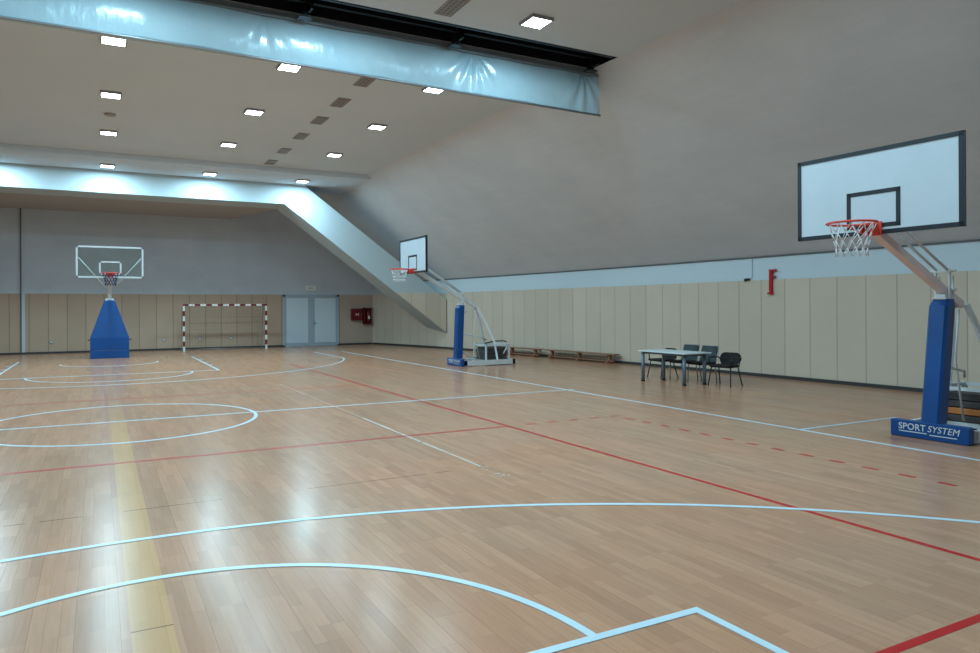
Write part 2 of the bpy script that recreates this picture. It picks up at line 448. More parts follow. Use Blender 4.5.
# front wall behind the camera
mb = MB(); mb.v = [(-13, -16, 0), (13.2, -16, 0), (13.2, -16, 6.4), (-13, -16, 6.4)]; mb.f = [(0, 1, 2, 3)]; mb.mi = [0]; mb.smooth = [False]
mb.uv = {i: (v[0], v[2]) for i, v in enumerate(mb.v)}; structure(mb.build('wall_front', M_BACK))

# main ceiling in two fields, with the slot of the dividing curtain between
S0, S1, YST, YB0, YB1 = -1.02, -.36, 11.35, 13.33, 14.6


def ceil_strip(name, y0, y1, z, m, xl=-8.0, ext=0):
    yy = [y0] + [y for y in [e[1] for e in EDGE] if y0 < y < y1] + [y1]
    return structure(strip(name, [(xl, y, z) for y in yy], [(ex(y) + ext, y, z) for y in yy], m))


ceil_strip('ceiling_front', -16, S0, ZC, M_CEIL)
ceil_strip('ceiling', S1, YST, ZC, M_CEIL)
mb = MB(); mb.box((-8, S0 - .0, ZC + .5), (8.0, S1, ZC + .52)); mb.box((-8, S0 - .02, ZC), (8.0, S0, ZC + .5)); mb.box((-8, S1, ZC), (8.0, S1 + .02, ZC + .5))
mb.box((7.98, S0, ZC), (8.0, S1, ZC + .5)); structure(mb.build('trim_4', M_DARK))
# rear dropped soffit and its step
mb = MB(); mb.add([(-8, YST, ZS), (ex(YST) + .2, YST, ZS), (ex(YB1) + .2, YB1, ZS), (-8, YB1, ZS), (-8, YST, ZC), (ex(YST) + .0, YST, ZC)], [(0, 3, 2, 1), (0, 1, 5, 4)])
structure(mb.build('ceiling_back', M_CEIL))
mb = MB(); mb.add([(-8, YB1, ZC), (8.2, YB1, ZC), (8.2, YE, ZC), (-8, YE, ZC), (-8, YST, ZC + .01), (8.3, YST, ZC + .01)], [(0, 1, 2, 3), (0, 1, 5, 4)]); structure(mb.build('ceiling_rear', M_CEIL))
# rear portal beam: horizontal head and raking leg down to the wall
XK0, XK1 = 5.36, 6.04
XL = wx(YB0)
zl_bot = lambda x: ZB - (x - XK0) * (ZB - .58) / (11.53 - XK0)
zl_top = lambda x: ZS - (x - XK1) * (ZS - 1.85) / (11.53 - XK1)
xe = 11.6
beam = [(-8.6, ZB), (XK0, ZB), (xe, zl_bot(xe)), (xe, zl_top(xe)), (XK1, ZS), (-8.6, ZS)]
mb = MB(); mb.prism(beam, 1, YB0, YB1); structure(mb.build('trim_5', M_BEAM))
xp0 = XK0 + (ZB - ZP) * (11.53 - XK0) / (ZB - .58)
xp1 = XK1 + (ZS - ZP) * (11.53 - XK1) / (ZS - 1.85)
mb = MB(); mb.prism([(xp0 + .02, ZP), (xp1 - .02, ZP), (xe, zl_top(xe)), (xe, zl_bot(xe) + .02)], 1, YB0 - .025, YB0 + .01)
mb.uv = {i: (v[0], v[2]) for i, v in enumerate(mb.v)}
structure(mb.build('trim_6', M_PANEL))
# low ceiling and inner slope behind the beam
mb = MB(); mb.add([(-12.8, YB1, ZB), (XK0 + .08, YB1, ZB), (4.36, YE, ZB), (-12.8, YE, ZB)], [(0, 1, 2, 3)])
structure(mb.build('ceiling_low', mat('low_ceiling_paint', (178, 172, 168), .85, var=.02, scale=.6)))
yr = [y for y in ys if y > YB1] ; yr = [YB1] + yr
structure(strip('trim_7', [(wx(y) - .012, y, ZP) for y in yr], [(wx(y) - .012, y, ZW) for y in yr], M_BACK))
mb = MB(); mb.box((wx(YB0) - .06, YB0 - .03, .62), (wx(YB0) - .035, YB0 + .02, 1.88)); structure(mb.build('trim_8', M_BASE))


# ------------------------------------------------------------------ painted lines (children of the floor)
HN = [0.0015]


def line_poly(mb, p, q, w=.05):
    HN[0] += .00003; HL = HN[0]
    p = Vector(p); q = Vector(q); d = (q - p).normalized(); n = Vector((-d.y, d.x)) * w / 2
    c = [p + n, q + n, q - n, p - n]
    mb.add([(v.x, v.y, .0003) for v in c] + [(v.x, v.y, HL) for v in c], [(4, 5, 6, 7), (0, 1, 5, 4), (1, 2, 6, 5), (2, 3, 7, 6), (3, 0, 4, 7)])


def arc_poly(mb, c, r, a0, a1, w=.05, n=96):
    HN[0] += .00003; HL = HN[0]
    vs = []
    for i in range(n + 1):
        a = math.radians(a0 + (a1 - a0) * i / n)
        for rr, z in ((r - w / 2, HL), (r + w / 2, HL), (r - w / 2, .0003), (r + w / 2, .0003)): vs.append((c[0] + rr * math.cos(a), c[1] + rr * math.sin(a), z))
    fs = []
    for i in range(n):
        a = 4 * i; b = a + 4; fs += [(a, a + 1, b + 1, b), (a, b, b + 2, a + 2), (a + 1, a + 3, b + 3, b + 1)]
    mb.add(vs, fs)


def line_obj(name, fn, m):
    mb = MB(); fn(mb); return mb.build(name, m, FLOOR)


HN[0] = .0032
XS, YN, YF = 7.54, -8.25, 7.97
BN, BF, RN, RF = -12.61, 12.12, 6.94, 6.72


def f(mb):
    line_poly(mb, (XS, -14.2), (XS, 14.0)); line_poly(mb, (-XS, -14.2), (-XS, 14.0)); line_poly(mb, (-XS, -14.2), (XS, -14.2))
line_obj('court_boundary_line', f, M_LWHITE)
line_obj('centre_line', lambda mb: line_poly(mb, (-XS - .15, 0), (XS + .15, 0)), M_LWHITE)
line_obj('centre_circle_line', lambda mb: arc_poly(mb, (0, 0), 1.78, 0, 360, n=128), M_LWHITE)
line_obj('bench_line', lambda mb: line_poly(mb, (XS, -4.97), (XS + 2.0, -4.97)), M_LWHITE)
line_obj('three_point_line', lambda mb: (arc_poly(mb, (0, BN), RN, 8, 172, n=140)), M_LWHITE)


def f(mb):
    a = math.degrees(math.acos(6.55 / RF))
    arc_poly(mb, (0, BF), RF, -180 + a, -a, n=140)
    yj = BF - RF * math.sin(math.radians(a)); line_poly(mb, (6.55, yj), (6.55, 14)); line_poly(mb, (-6.55, yj), (-6.55, 14))
line_obj('three_point_line', f, M_LWHITE)


def key(sgn, yft, yend, ybk):
    def f(mb):
        line_poly(mb, (-2.45, yft), (2.45, yft))
        for s in (-1, 1):
            line_poly(mb, (s * 2.425, yft), (s * 2.425, yend))
            for k in (.29, .5, .66, .82):
                y = yend + (yft - yend) * (1 - k) if False else yend + (yft - yend) * k
                line_poly(mb, (s * 2.45, y), (s * 2.56, y))
        arc_poly(mb, (0, yft), 1.78, 0 if sgn > 0 else 180, 180 if sgn > 0 else 360, n=96)
    line_obj('key_line', f, M_LWHITE)


key(1, YN, -14.2, BN); key(-1, YF, 14.0, BF)
line_obj('no_charge_line', lambda mb: arc_poly(mb, (0, BF), 1.27, 180, 360, n=64), M_LWHITE)
HN[0] = .0012
line_obj('volleyball_side_line', lambda mb: (line_poly(mb, (4.475, -8.98), (4.475, 9.0)), line_poly(mb, (-4.475, -8.98), (-4.475, 9.0))), M_LRED)
line_obj('volleyball_end_line', lambda mb: line_poly(mb, (-4.5, -8.975), (4.5, -8.975)), M_LRED)
line_obj('volleyball_attack_line', lambda mb: line_poly(mb, (-4.5, -2.96), (4.5, -2.96)), M_LRED)
line_obj('volleyball_attack_line', lambda mb: line_poly(mb, (-4.5, 2.75), (4.5, 2.75), .04), M_LRED)


def f(mb):
    for k in range(5): line_poly(mb, (4.76 + .35 * k, -2.95), (4.91 + .35 * k, -2.95), .045)
line_obj('dashed_attack_line', f, M_LRED)


def f(mb):
    for k in range(17): line_poly(mb, (6.26, -3.18 - .345 * k), (6.26, -3.33 - .345 * k), .045)
line_obj('dashed_coach_line', f, M_LRED)


def f(mb):
    y = 3.8
    while y > -4.75:
        L_ = random.uniform(.5, 1.4); line_poly(mb, (3.03 + random.uniform(-.004, .004), y), (3.03, max(y - L_, -4.85)), random.uniform(.022, .032) if y < -.9 else .008); y -= L_ + random.choice((0.0, .02, .05))
line_obj('worn_tape_line', f, M_LWORN)


def f(mb):
    for k in range(16):
        x, y = 3.03 + random.uniform(-.05, .05), random.choice((-4.93, -5.24)) + random.uniform(-.07, .07)
        line_poly(mb, (x, y), (x + random.uniform(-.03, .03), y + random.uniform(-.03, .03) + .01), .014)
line_obj('worn_tape_remnant', f, M_LWORN)

# ------------------------------------------------------------------ ceiling lamps
mbF = MB(); R = .245
mbF.prism([(-R, -R), (R, -R), (R, R), (-R, R)], 2, -.055, -.040)
def rim_mesh():
    mb = MB(); o, i_ = .195, .17
    n = 4
    ring = lambda r, z: [(-r, -r, z), (r, -r, z), (r, r, z), (-r, r, z)]
    vs = ring(o, 0) + ring(o, -.05) + ring(i_, -.05) + ring(i_, 0)
    fs = []
    for k in range(3):
        for i in range(4): j = (i + 1) % 4; fs.append((k * 4 + i, k * 4 + j, k * 4 + 4 + j, k * 4 + 4 + i))
    mb.add(vs, fs); return mb
rowname = {-15.1: 'behind camera', -11.8: 'over camera', -8.45: 'second row past camera', -5.1: 'one row nearer than curtain track',
           -1.75: 'just before the black curtain track', 2.0: 'half peeping below silver curtain', 5.3: 'first full row past curtain', 8.8: 'second full row past curtain', 12.42: 'in rear soffit by white beam'}
colname = {-5.80: 'leftmost column', -2.92: 'second column from left', -0.05: 'column above far hoop', 2.82: 'middle column', 5.74: 'column nearest sloping wall'}
lamp0 = None
ld = bpy.data.lights.new('lamp_light', 'AREA'); ld.shape = 'SQUARE'; ld.size = .42; ld.energy = LAMP_W; ld.color = LAMP_COL
ld2 = ld.copy(); ld2.energy = LAMP_W * 2.1
ld3 = ld.copy(); ld3.energy = LAMP_W * 0.75
for (y, z) in LAMP_ROWS:
    for x in LAMP_X:
        lab = 'square ceiling lamp, %s, %s' % (rowname[y], colname[x])
        if lamp0 is None:
            lamp0 = thing('ceiling_lamp', lab, 'ceiling lamp', (x, y, z), 0, 'square ceiling lamps')
            rim_mesh().build('frame', M_LAMPF, lamp0)
            mb = MB(); mb.box((-.17, -.17, -.046), (.17, .17, -.02)); mb.build('diffuser', M_LAMP, lamp0)
            r = lamp0
        else:
            r = dup(lamp0, (x, y, z), 0, lab)
        lo = bpy.data.objects.new('lamp_light', ld2 if y > 12 else (ld3 if y < -8 else ld)); COL.objects.link(lo); lo.parent = r; lo.location = (0, 0, -.056)

# ------------------------------------------------------------------ ceiling vents
vy = [-1.62, 2.2, 3.8, 5.42, 7.12, 9.0, 10.7]
vl = ['perforated grey ceiling vent in front of the curtain track', 'ceiling vent first past the silver curtain', 'ceiling vent second past the silver curtain', 'ceiling vent third past the silver curtain',
      'ceiling vent fourth past the silver curtain', 'ceiling vent fifth past the silver curtain', 'ceiling vent farthest back, nearest the rear soffit']
v0 = None
for y, l in zip(vy, vl):
    if v0 is None:
        v0 = thing('ceiling_vent', l, 'air vent', (4.35, y, ZC), 0, 'ceiling vents in one line')
        mb = MB(); mb.box((-.14, -.33, -.02), (.14, .33, -.0)); mb.build('plate', M_VENT, v0)
        mb = MB(); mb.box((-.115, -.30, -.026), (.115, .30, -.0205)); mb.build('grille', M_GRILLE, v0)
    else: dup(v0, (4.35, y, ZC), 0, l)
d = thing('smoke_detector', 'small dark smoke detector on the ceiling between two lamps', 'smoke detector', (-.04, 7.0, ZC))
mb = MB(); mb.tube([(0, 0, 0), (0, 0, -.03), (0, 0, -.05)], [.12, .12, .07], 16); mb.build('body', M_VENT, d)

# ------------------------------------------------------------------ dividing curtain and its track
cur = thing('divider_curtain', 'folded silver tarpaulin dividing curtain hanging in a band under the ceiling', 'curtain', (0, -.28, 0))
ZT, ZBt = 5.90, 5.28
nx, nz = 560, 20
x0, x1 = -8.3, 8.08
strap = [(-6.6, .5), (-3.4, .6), (-.9, .1), (1.9, .3), (5.42, 1.25), (7.72, .9)]


def cdisp(x, t):
    """t: 0 bottom, 1 top. creases fan out from the straps at the top edge"""
    d_ = .05 * math.sin(math.pi * t) + .015 * math.sin(1.7 * x) + .008 * math.sin(5.1 * x + 2 * t)
    for sx, a in strap:
        dx, dz = x - sx, (1.03 - t) * (ZT - ZBt) + .05
        ang = math.atan2(dx, dz); rr = math.hypot(dx, dz)
        wgt = math.exp(-(rr / .62) ** 2) * math.exp(-(ang / .95) ** 2)
        d_ += a * .042 * wgt * math.cos(ang * 13 + sx)
        d_ -= a * .03 * math.exp(-((dx) / .3) ** 2) * t
    return d_


mb = MB(); vs = []
for i in range(nx + 1):
    x = x0 + (x1 - x0) * i / nx
    for k in range(nz + 1):
        t = k / nz
        sag = .012 * math.sin(2.3 * x) + .006 * math.sin(7.1 * x)
        zb_ = ZBt - .02 - .10 * max(0, (x - 1) / 7); vs.append((x - (.05 * t if i == nx else 0), -.02 - cdisp(x, t), zb_ + (ZT - zb_) * t + sag * (1 - t)))
fs = []
for i in range(nx):
    for k in range(nz): a = i * (nz + 1) + k; b = a + nz + 1; fs.append((a, b, b + 1, a + 1))
mb.add(vs, fs, smooth=True)
o = mb.build('front_fold', M_TARP, cur); md = o.modifiers.new('thickness', 'SOLIDIFY'); md.thickness = .006
mb = MB(); mb.rbox((x0, .0, ZBt + .01), (x1 - .01, .2, ZT + .02), .03); mb.build('folded_bundle', M_TARP, cur)
mb = MB(); mb.tube([(x0, -.03, ZBt - .02), (1, -.03, ZBt - .02), (x1 + .02, -.03, ZBt - .12)], .022, 8); mb.build('bottom_tube', M_GREYMET, cur)
mb = MB(); mb.box((x0, -.05, ZT - .01), (x1 - .07, .16, ZC + .0)); mb.build('top_hem', mat('hem_fabric', (132, 140, 146), .6), cur)
mb = MB(); mb.box((x0, -.075, ZT - .015), (x1 - .02, -.045, ZT + .012)); mb.build('top_rail', M_GREYMET, cur)
tr = thing('curtain_track', 'black steel hoist track recessed in the ceiling slot above the curtain', 'curtain track', (0, -.7, 0))
mb = MB(); mb.box((-8, -.26, ZC + .02), (7.9, -.20, ZC + .12)); mb.build('rail', M_BLACK, tr)
mb = MB(); mb.box((-8, .02, ZC + .05), (7.9, .07, ZC + .14)); mb.build('rail', M_BLACK, tr)
mb = MB(); mb.tube([(-8, .17, ZC + .12), (7.6, .17, ZC + .12)], .035, 10); mb.build('winding_tube', M_BLACK, tr)
for x in (-6.6, -3.4, -.9, 2.45, 4.95, 7.72):
    mb = MB(); mb.box((x - .035, .12, ZC - .12), (x + .035, .24, ZC + .3)); mb.box((x - .10, .1, ZC - .135), (x + .10, .26, ZC - .115)); mb.box((x + .05, .02, ZC - .03), (x + .09, .2, ZC + .12))
    mb.build('hanger', M_BLACK, tr)


# ------------------------------------------------------------------ basketball equipment
def torus_path(c, r, n=28): return [(c[0] + r * math.cos(2 * math.pi * i / n), c[1] + r * math.sin(2 * math.pi * i / n), c[2]) for i in range(n)]


def net_mesh(c, r, h, cord, nn=12, rows=4):
    mb = MB(); ring = []
    for k in range(rows + 1):
        t = k / rows; rr = r * (1 - .42 * t ** .7) + (.02 * t if k == rows else 0)
        ring.append([(c[0] + rr * math.cos(2 * math.pi * (i + .5 * (k % 2)) / nn), c[1] + rr * math.sin(2 * math.pi * (i + .5 * (k % 2)) / nn), c[2] - h * t + random.uniform(-.008, .008)) for i in range(nn)])
    for k in range(rows):
        for i in range(nn):
            j = i if k % 2 else i - 1
            mb.tube([ring[k][i], ring[k + 1][i]], cord, 4); mb.tube([ring[k][i], ring[k + 1][j + (1 if k % 2 else 0) - (0 if k % 2 else 0)] if k % 2 == 0 else ring[k + 1][(i + 1) % nn]], cord, 4)
    return mb


def text_mesh(txt, size, shear, parent, name, m, loc, rot, stretch=1.0, bold=.012):
    c = bpy.data.curves.new(name, 'FONT'); c.body = txt; c.size = size; c.shear = shear; c.offset = bold; c.extrude = .002; c.space_character = 1.05
    o = bpy.data.objects.new(name, c); COL.objects.link(o)
    dg = bpy.context.evaluated_depsgraph_get(); dg.update()
    me = bpy.data.meshes.new_from_object(o.evaluated_get(dg)); w_ = o.dimensions.x
    COL.objects.unlink(o); bpy.data.objects.remove(o)
    me.materials.clear(); me.materials.append(m)
    n = bpy.data.objects.new(name, me); COL.objects.link(n); n.parent = parent; n.location = loc; n.rotation_euler = rot; n.scale = (stretch, 1, 1)
    return n, w_


def side_stand(loc, zb, label, worn, pinkarm, lean=.07, dy=0.0):
    """mobile hoop; local x grows from the hoop towards the wall, the front bumper is at x=0"""
    t = thing('basketball_stand', label, 'basketball hoop', loc[:3], math.radians(loc[3]), 'mobile hoops along the side wall')
    # rolling base
    mb = MB()
    for s in (-1, 1): mb.box((.10, s * .40 - .03, .02), (1.66, s * .40 + .03, .15))
    mb.box((.10, -.43, .02), (.18, .43, .15)); mb.box((1.58, -.43, .02), (1.66, .43, .15)); mb.box((.85, -.40, .03), (.92, .40, .13)); mb.box((.86, -.38, .03), (1.6, .38, .06))
    mb.build('base_frame', M_STEEL, t)
    mb = MB(); mb.rbox((0, -.425, .0), (.10, .435, .2), .02)
    bump = mb.build('bumper', M_BLUE, t)
    mb = MB()
    a = text_mesh('SPORT', .105, 0, bump, 'lettering', M_STEEL, (-.002, .335, .095), (math.radians(90), 0, math.radians(-90)), 1.0, .0012)
    n1, w1 = a; n1.scale = (.30 / max(w1, .01), 1, 1)
    n2, w2 = text_mesh('SYSTEM', .105, .25, bump, 'lettering', M_STEEL, (-.002, .015, .095), (math.radians(90), 0, math.radians(-90)), 1.0, 0.0)
    n2.scale = (.34 / max(w2, .01), 1, 1)
    mb = MB(); mb.box((-.004, .33, .066), (.002, .02, .076)); mb.box((-.004, -.01, .056), (.002, -.30, .066)); mb.build('underline', M_STEEL, bump)
    q = (lean - .07) * .8
    # mast with its pad, leaning slightly back
    mb = MB(); mb.sqtube([(.10, 0, .1), (.12 + lean, 0, 1.68)], .11)
    for s in (-1, 1): mb.box((.20 + q, s * .075 - .008, 1.55), (.235 + q, s * .075 + .008, 1.98)); mb.box((.28 + q, s * .075 - .008, 1.55), (.30 + q, s * .075 + .008, 1.90))
    mb.box((.19 + q, -.09, 1.94), (.25 + q, .09, 1.98)); mb.tube([(.22 + q, -.14, 1.96), (.22 + q, .14, 1.96)], .014); mb.tube([(.26 + q, -.12, 1.74), (.26 + q, .12, 1.74)], .016)
    mb.build('mast', M_STEEL, t)
    mb = MB(); prof = [(-.07, -.105), (.08, -.105), (.105, -.08), (.105, .08), (.08, .105), (-.07, .105), (-.10, .08), (-.10, -.08)]
    vs = [(x_ + .11 + lean * (z_ - .19) / 1.44 + (0 if z_ < 1.6 else .0), y_ * (1 if z_ < 1.62 else .85), z_) for z_ in (.19, 1.55, 1.625, 1.63) for (x_, y_) in prof]
    vs = [(v[0] + (.05 if (v[2] > 1.6 and v[0] < .10 + lean) else 0), v[1], v[2]) for v in vs]
    fs = [tuple(range(7, -1, -1)), tuple(range(24, 32))] + [(k * 8 + i, k * 8 + (i + 1) % 8, k * 8 + 8 + (i + 1) % 8, k * 8 + 8 + i) for k in range(3) for i in range(8)]
    mb.add(vs, fs); padd = mb.build('mast_pad', M_BLUE, t)
    mb = MB(); mb.box((.04 + lean, -.08, 1.63), (.20 + lean, .08, 1.648)); mb.build('pad_cap', M_STEEL, padd)
    # arms: beam and tie rod
    bx = -1.2
    am = M_PINK if pinkarm else M_STEEL
    za = zb + .09
    mb = MB(); mb.sqtube([(bx + .07, 0, za), (.22, 0, 1.78 + (zb - 2.31) * .3), (.70, 0, 1.56 + (zb - 2.31) * .2)], .085); mb.build('main_arm', am, t)
    mb = MB()
    for s in (-1, 1): mb.tube([(bx + .07, s * .06, zb + .34), (.22 + q, s * .06, 1.96)], .016, 6)
    mb.build('tie_rod', M_STEEL, t)
    mb = MB()
    for s in (-1, 1):
        mb.sqtube([(.68, s * .08, 1.57), (.88, s * .16, 1.15), (1.08, s * .30, .62), (1.13, s * .38, .12)], .05)
    mb.build('rear_strut', M_STEEL, t)
    mb = MB(); mb.tube([(.26, 0, .86), (.80, 0, .76), (1.06, .12, .67)], .017, 6); mb.tube([(.22, 0, .42), (.5, .1, .22), (.95, .3, .16)], .02, 6)
    mb.tube([(.28, 0, 1.4), (.5, 0, 1.5), (.68, 0, 1.57)], .014, 6); mb.tube([(.68, 0, 1.5), (.60, 0, .9), (.78, 0, .16)], .012, 6); mb.build('brace', M_STEEL, t)
    # counterweight rack
    mb = MB()
    for x_ in (.80, 1.52):
        for s in (-1, 1): mb.box((x_ - .02, s * .33 - .02, .1), (x_ + .02, s * .33 + .02, .56))
    for s in (-1, 1): mb.box((.80, s * .33 - .02, .52), (1.52, s * .33 + .02, .56)); mb.tube([(1.50, s * .33, .56), (1.34, s * .33, .30)], .018, 6)
    for x_ in (.80, 1.52): mb.box((x_ - .02, -.33, .52), (x_ + .02, .33, .56))
    mb.build('weight_rack', M_STEEL, t)
    for k in range(4):
        mb = MB(); mb.rbox((.84, -.29, .135 + k * .088), (1.48, .29, .212 + k * .088), .015); mb.build('counterweight', M_RUST if (k == 1 and worn) else M_WEIGHT, t)
    mb = MB(); mb.tube([(1.45, -.30, .62), (1.5, -.1, .64), (1.1, -.22, .64), (.75, -.36, .6)], .016, 6); mb.build('pull_handle', M_BLACK, t)
    for (x_, s) in ((.34, -1), (.34, 1), (1.5, -1), (1.5, 1)):
        mb = MB(); mb.tube([(x_, s * .30 - .02, .055), (x_, s * .30 + .02, .055)], .055, 16)
        if x_ < 1: mb.box((x_ - .02, s * .30 - .03, .08), (x_ + .03, s * .30 + .03, .15))
        mb.build('wheel', M_RUBBER, t)
    # backboard
    H = .915; W = .875
    mb = MB(); mb.rbox((bx, -W, zb), (bx + .03, W, zb + H), .012, 2); bd = mb.build('backboard', M_BOARD, t); bd.location.y = -dy
    e = .045
    mb = MB()
    for s in (-1, 1): mb.box((bx - .006, s * W, zb), (bx + .036, s * (W - e), zb + H))
    mb.box((bx - .006, -W + .002, zb), (bx + .036, W - .002, zb + e)); mb.box((bx - .006, -W + .002, zb + H - e), (bx + .036, W - .002, zb + H)); mb.build('board_border', M_NAVY, bd)
    ih, iz, iw, e2 = .40, zb + .07, .285, .045
    mb = MB(); xx = (bx - .003, bx + .001)
    for s in (-1, 1): mb.box((xx[0], s * iw, iz), (xx[1], s * (iw - e2), iz + ih))
    mb.box((xx[0], -iw, iz), (xx[1], iw, iz + e2)); mb.box((xx[0], -iw, iz + ih - e2), (xx[1], iw, iz + ih)); mb.build('target_square', M_NAVY, bd)
    mb = MB()
    for s in (-1, 1): mb.box((bx + .036, s * .3 - .02, zb + .05), (bx + .07, s * .3 + .02, zb + H - .1))
    mb.box((bx + .036, -.3, zb + .06), (bx + .075, .3, zb + .12)); mb.box((bx + .036, -.3, zb + .5), (bx + .075, .3, zb + .54)); mb.build('board_bracket', M_STEEL, bd)
    # rim
    zr = zb + .10; rc = (bx - .375, 0, zr)
    mb = MB(); mb.tube(torus_path(rc, .232), .012, 8, closed=True)
    for s in (-1, 1): mb.tube([(bx - .02, s * .07, zr - .10), (bx - .22, s * .15, zr - .008)], .008, 6); mb.box((bx - .17, s * .05 - .012, zr - .012), (bx, s * .05 + .012, zr + .006))
    mb.box((bx - .17, -.06, zr - .008), (bx - .02, .06, zr + .004)); rim = mb.build('rim', M_ORANGE, t); rim.location.y = -dy
    mb = MB(); mb.box((bx - .02, -.10, zr - .115), (bx - .006, .10, zr + .03)); mb.box((bx - .13, -.06, zr - .09), (bx - .02, -.045, zr)); mb.box((bx - .13, .045, zr - .09), (bx - .02, .06, zr)); mb.build('rim_plate', M_ORANGE, rim)
    net_mesh((rc[0], 0, zr - .01), .225, .33, .0045).build('net', M_NET, rim)
    return t


side_stand((8.20, -6.15, 0, 2.2), 2.31, 'near mobile basketball stand with blue padded post and lettered bumper, at the right edge', True, True, .20, .07)
side_stand((8.2, 6.09, 0, 0), 2.47, 'smaller, farther mobile basketball stand with blue post, left of the wooden benches', False, False)

# far stand: glass board in front of a big blue padded pyramid
t = thing('basketball_stand', 'far basketball stand with clear glass backboard and wide blue pyramid padding', 'basketball hoop', (0.02, 14.4, 0))
mb = MB()
def frust(mb, secs):
    n0 = len(secs); vs = []
    for (z, xw, y0, y1) in secs: vs += [(-xw, y0, z), (xw, y0, z), (xw, y1, z), (-xw, y1, z)]
    fs = [(3, 2, 1, 0), tuple(range(4 * n0 - 4, 4 * n0))] + [(k * 4 + i, k * 4 + (i + 1) % 4, k * 4 + 4 + (i + 1) % 4, k * 4 + 4 + i) for k in range(n0 - 1) for i in range(4)]
    mb.add(vs, fs)
frust(mb, [(.27, .56, 0, .9), (.66, .56, 0, .8), (1.84, .16, .12, .45), (1.87, .13, .14, .42)]); mb.build('pyramid_pad', M_BLUE, t)
mb = MB(); mb.rbox((-.56, -.02, .0), (.56, .06, .255), .015); mb.box((-.55, .07, .02), (-.47, 1.5, .25)); mb.box((.47, .07, .02), (.55, 1.5, .25)); mb.build('base_pad', M_BLUE, t)
mb = MB()
mb.box((-.63, .02, .58), (.63, .04, .61))
mb.build('latch_bar', M_BLACK, t)
mb = MB(); mb.box((-.12, .13, 1.87), (.12, .4, 1.92)); mb.sqtube([(0, .55, .3), (0, .3, 1.95), (0, .1, 2.12), (0, -1.68, 2.56)], .10)
mb.tube([(-.5, 1.6, .3), (0, .6, 1.9)], .03, 6); mb.tube([(.5, 1.6, .3), (0, .6, 1.9)], .03, 6); mb.build('main_arm', M_STEEL, t)
mb = MB()
for s in (-1, 1): mb.tube([(s * .84, -1.70, 3.10), (s * .10, -1.0, 2.22)], .014, 6)
mb.build('board_brace', M_STEEL, t)
yb, zb = -1.8, 2.50
mb = MB(); mb.box((-.88, yb, zb + .02), (.88, yb + .015, zb + .90)); bd = mb.build('backboard', M_GLASS, t); bd['label'] = 'clear glass backboard'
mb = MB(); e = .05
for s in (-1, 1): mb.box((s * .9, yb - .006, zb), (s * (.9 - e), yb + .021, zb + .945))
mb.box((-.898, yb - .006, zb), (.898, yb + .021, zb + e)); mb.box((-.898, yb - .006, zb + .945 - e), (.898, yb + .021, zb + .945)); mb.build('board_border', M_STEEL, bd)
mb = MB()
for s in (-1, 1): mb.box((s * .30, yb - .004, zb + .10), (s * .255, yb + .001, zb + .50))
mb.box((-.30, yb - .004, zb + .10), (.30, yb + .001, zb + .145)); mb.box((-.30, yb - .004, zb + .455), (.30, yb + .001, zb + .50)); mb.build('target_square', M_STEEL, bd)
mb = MB(); zr = zb + .135; mb.tube(torus_path((0, yb - .375, zr), .225), .014, 8, closed=True); mb.box((-.09, yb - .02, zr - .1), (.09, yb - .005, zr + .03)); mb.box((-.06, yb - .17, zr - .01), (.06, yb - .01, zr + .006))
for s in (-1, 1): mb.tube([(s * .07, yb - .02, zr - .09), (s * .13, yb - .22, zr)], .01, 6)
rim = mb.build('rim', M_ORANGE, t)
net_mesh((0, yb - .375, zr - .01), .22, .36, .008).build('net', M_DNET, rim)

# ------------------------------------------------------------------ handball goal
g = thing('handball_goal', 'handball goal with dark red and white striped posts in front of the back wall', 'handball goal', (3.98, 16.95, 0))
hw, hh, pw = 1.49, 1.75, .07
def striped(mbw, mbr, a, b, n, first):
    a = Vector(a); b = Vector(b)
    for i in range(n):
        p = a.lerp(b, i / n); q = a.lerp(b, (i + 1) / n); h = Vector((pw / 2,) * 3)
        d_ = (b - a).normalized(); pad_ = Vector([0 if abs(c) > .5 else pw / 2 for c in d_])
        (mbr if (i + first) % 2 else mbw).box(p - pad_, q + pad_)
for s, nm in ((-1, 'left'), (1, 'right')):
    mw, mr = MB(), MB(); striped(mw, mr, (s * hw, 0, 0), (s * hw, 0, hh - pw), 9, 0)
    m2 = MB(); m2.v, m2.f, m2.smooth = mw.v + mr.v, mw.f + [tuple(i + len(mw.v) for i in f_) for f_ in mr.f], mw.smooth + mr.smooth
    m2.mi = [0] * len(mw.f) + [1] * len(mr.f); m2.build('post', [M_GWHITE, M_GRED], g)
mw, mr = MB(), MB(); striped(mw, mr, (-hw - pw / 2, 0, hh - pw / 2), (hw + pw / 2, 0, hh - pw / 2), 15, 1)
m2 = MB(); m2.v, m2.f, m2.smooth = mw.v + mr.v, mw.f + [tuple(i + len(mw.v) for i in f_) for f_ in mr.f], mw.smooth + mr.smooth
m2.mi = [0] * len(mw.f) + [1] * len(mr.f); m2.build('crossbar', [M_GWHITE, M_GRED], g)
mb = MB()
for s in (-1, 1): mb.tube([(s * hw, 0, hh - .03), (s * hw, .55, hh - .1), (s * hw, .95, .03), (s * hw, 0, .03)], .014, 6)
mb.tube([(-hw, .95, .03), (hw, .95, .03)], .016, 6); mb.build('rear_frame', M_GREYMET, g)
mb = MB()
for i in range(31):
    x_ = -hw + 2 * hw * i / 30; mb.tube([(x_, .02, hh - .03), (x_, .5, hh - .12), (x_, .93, .04)], .0018, 3)
for k in range(14):
    tt = k / 13; y_ = .5 + .43 * tt; z_ = (hh - .12) * (1 - tt) + .04 * tt; mb.tube([(-hw, y_, z_), (hw, y_, z_)], .0018, 3)
mb.build('goal_net', mat('goal_net_grey', (120, 116, 110), .8), g)

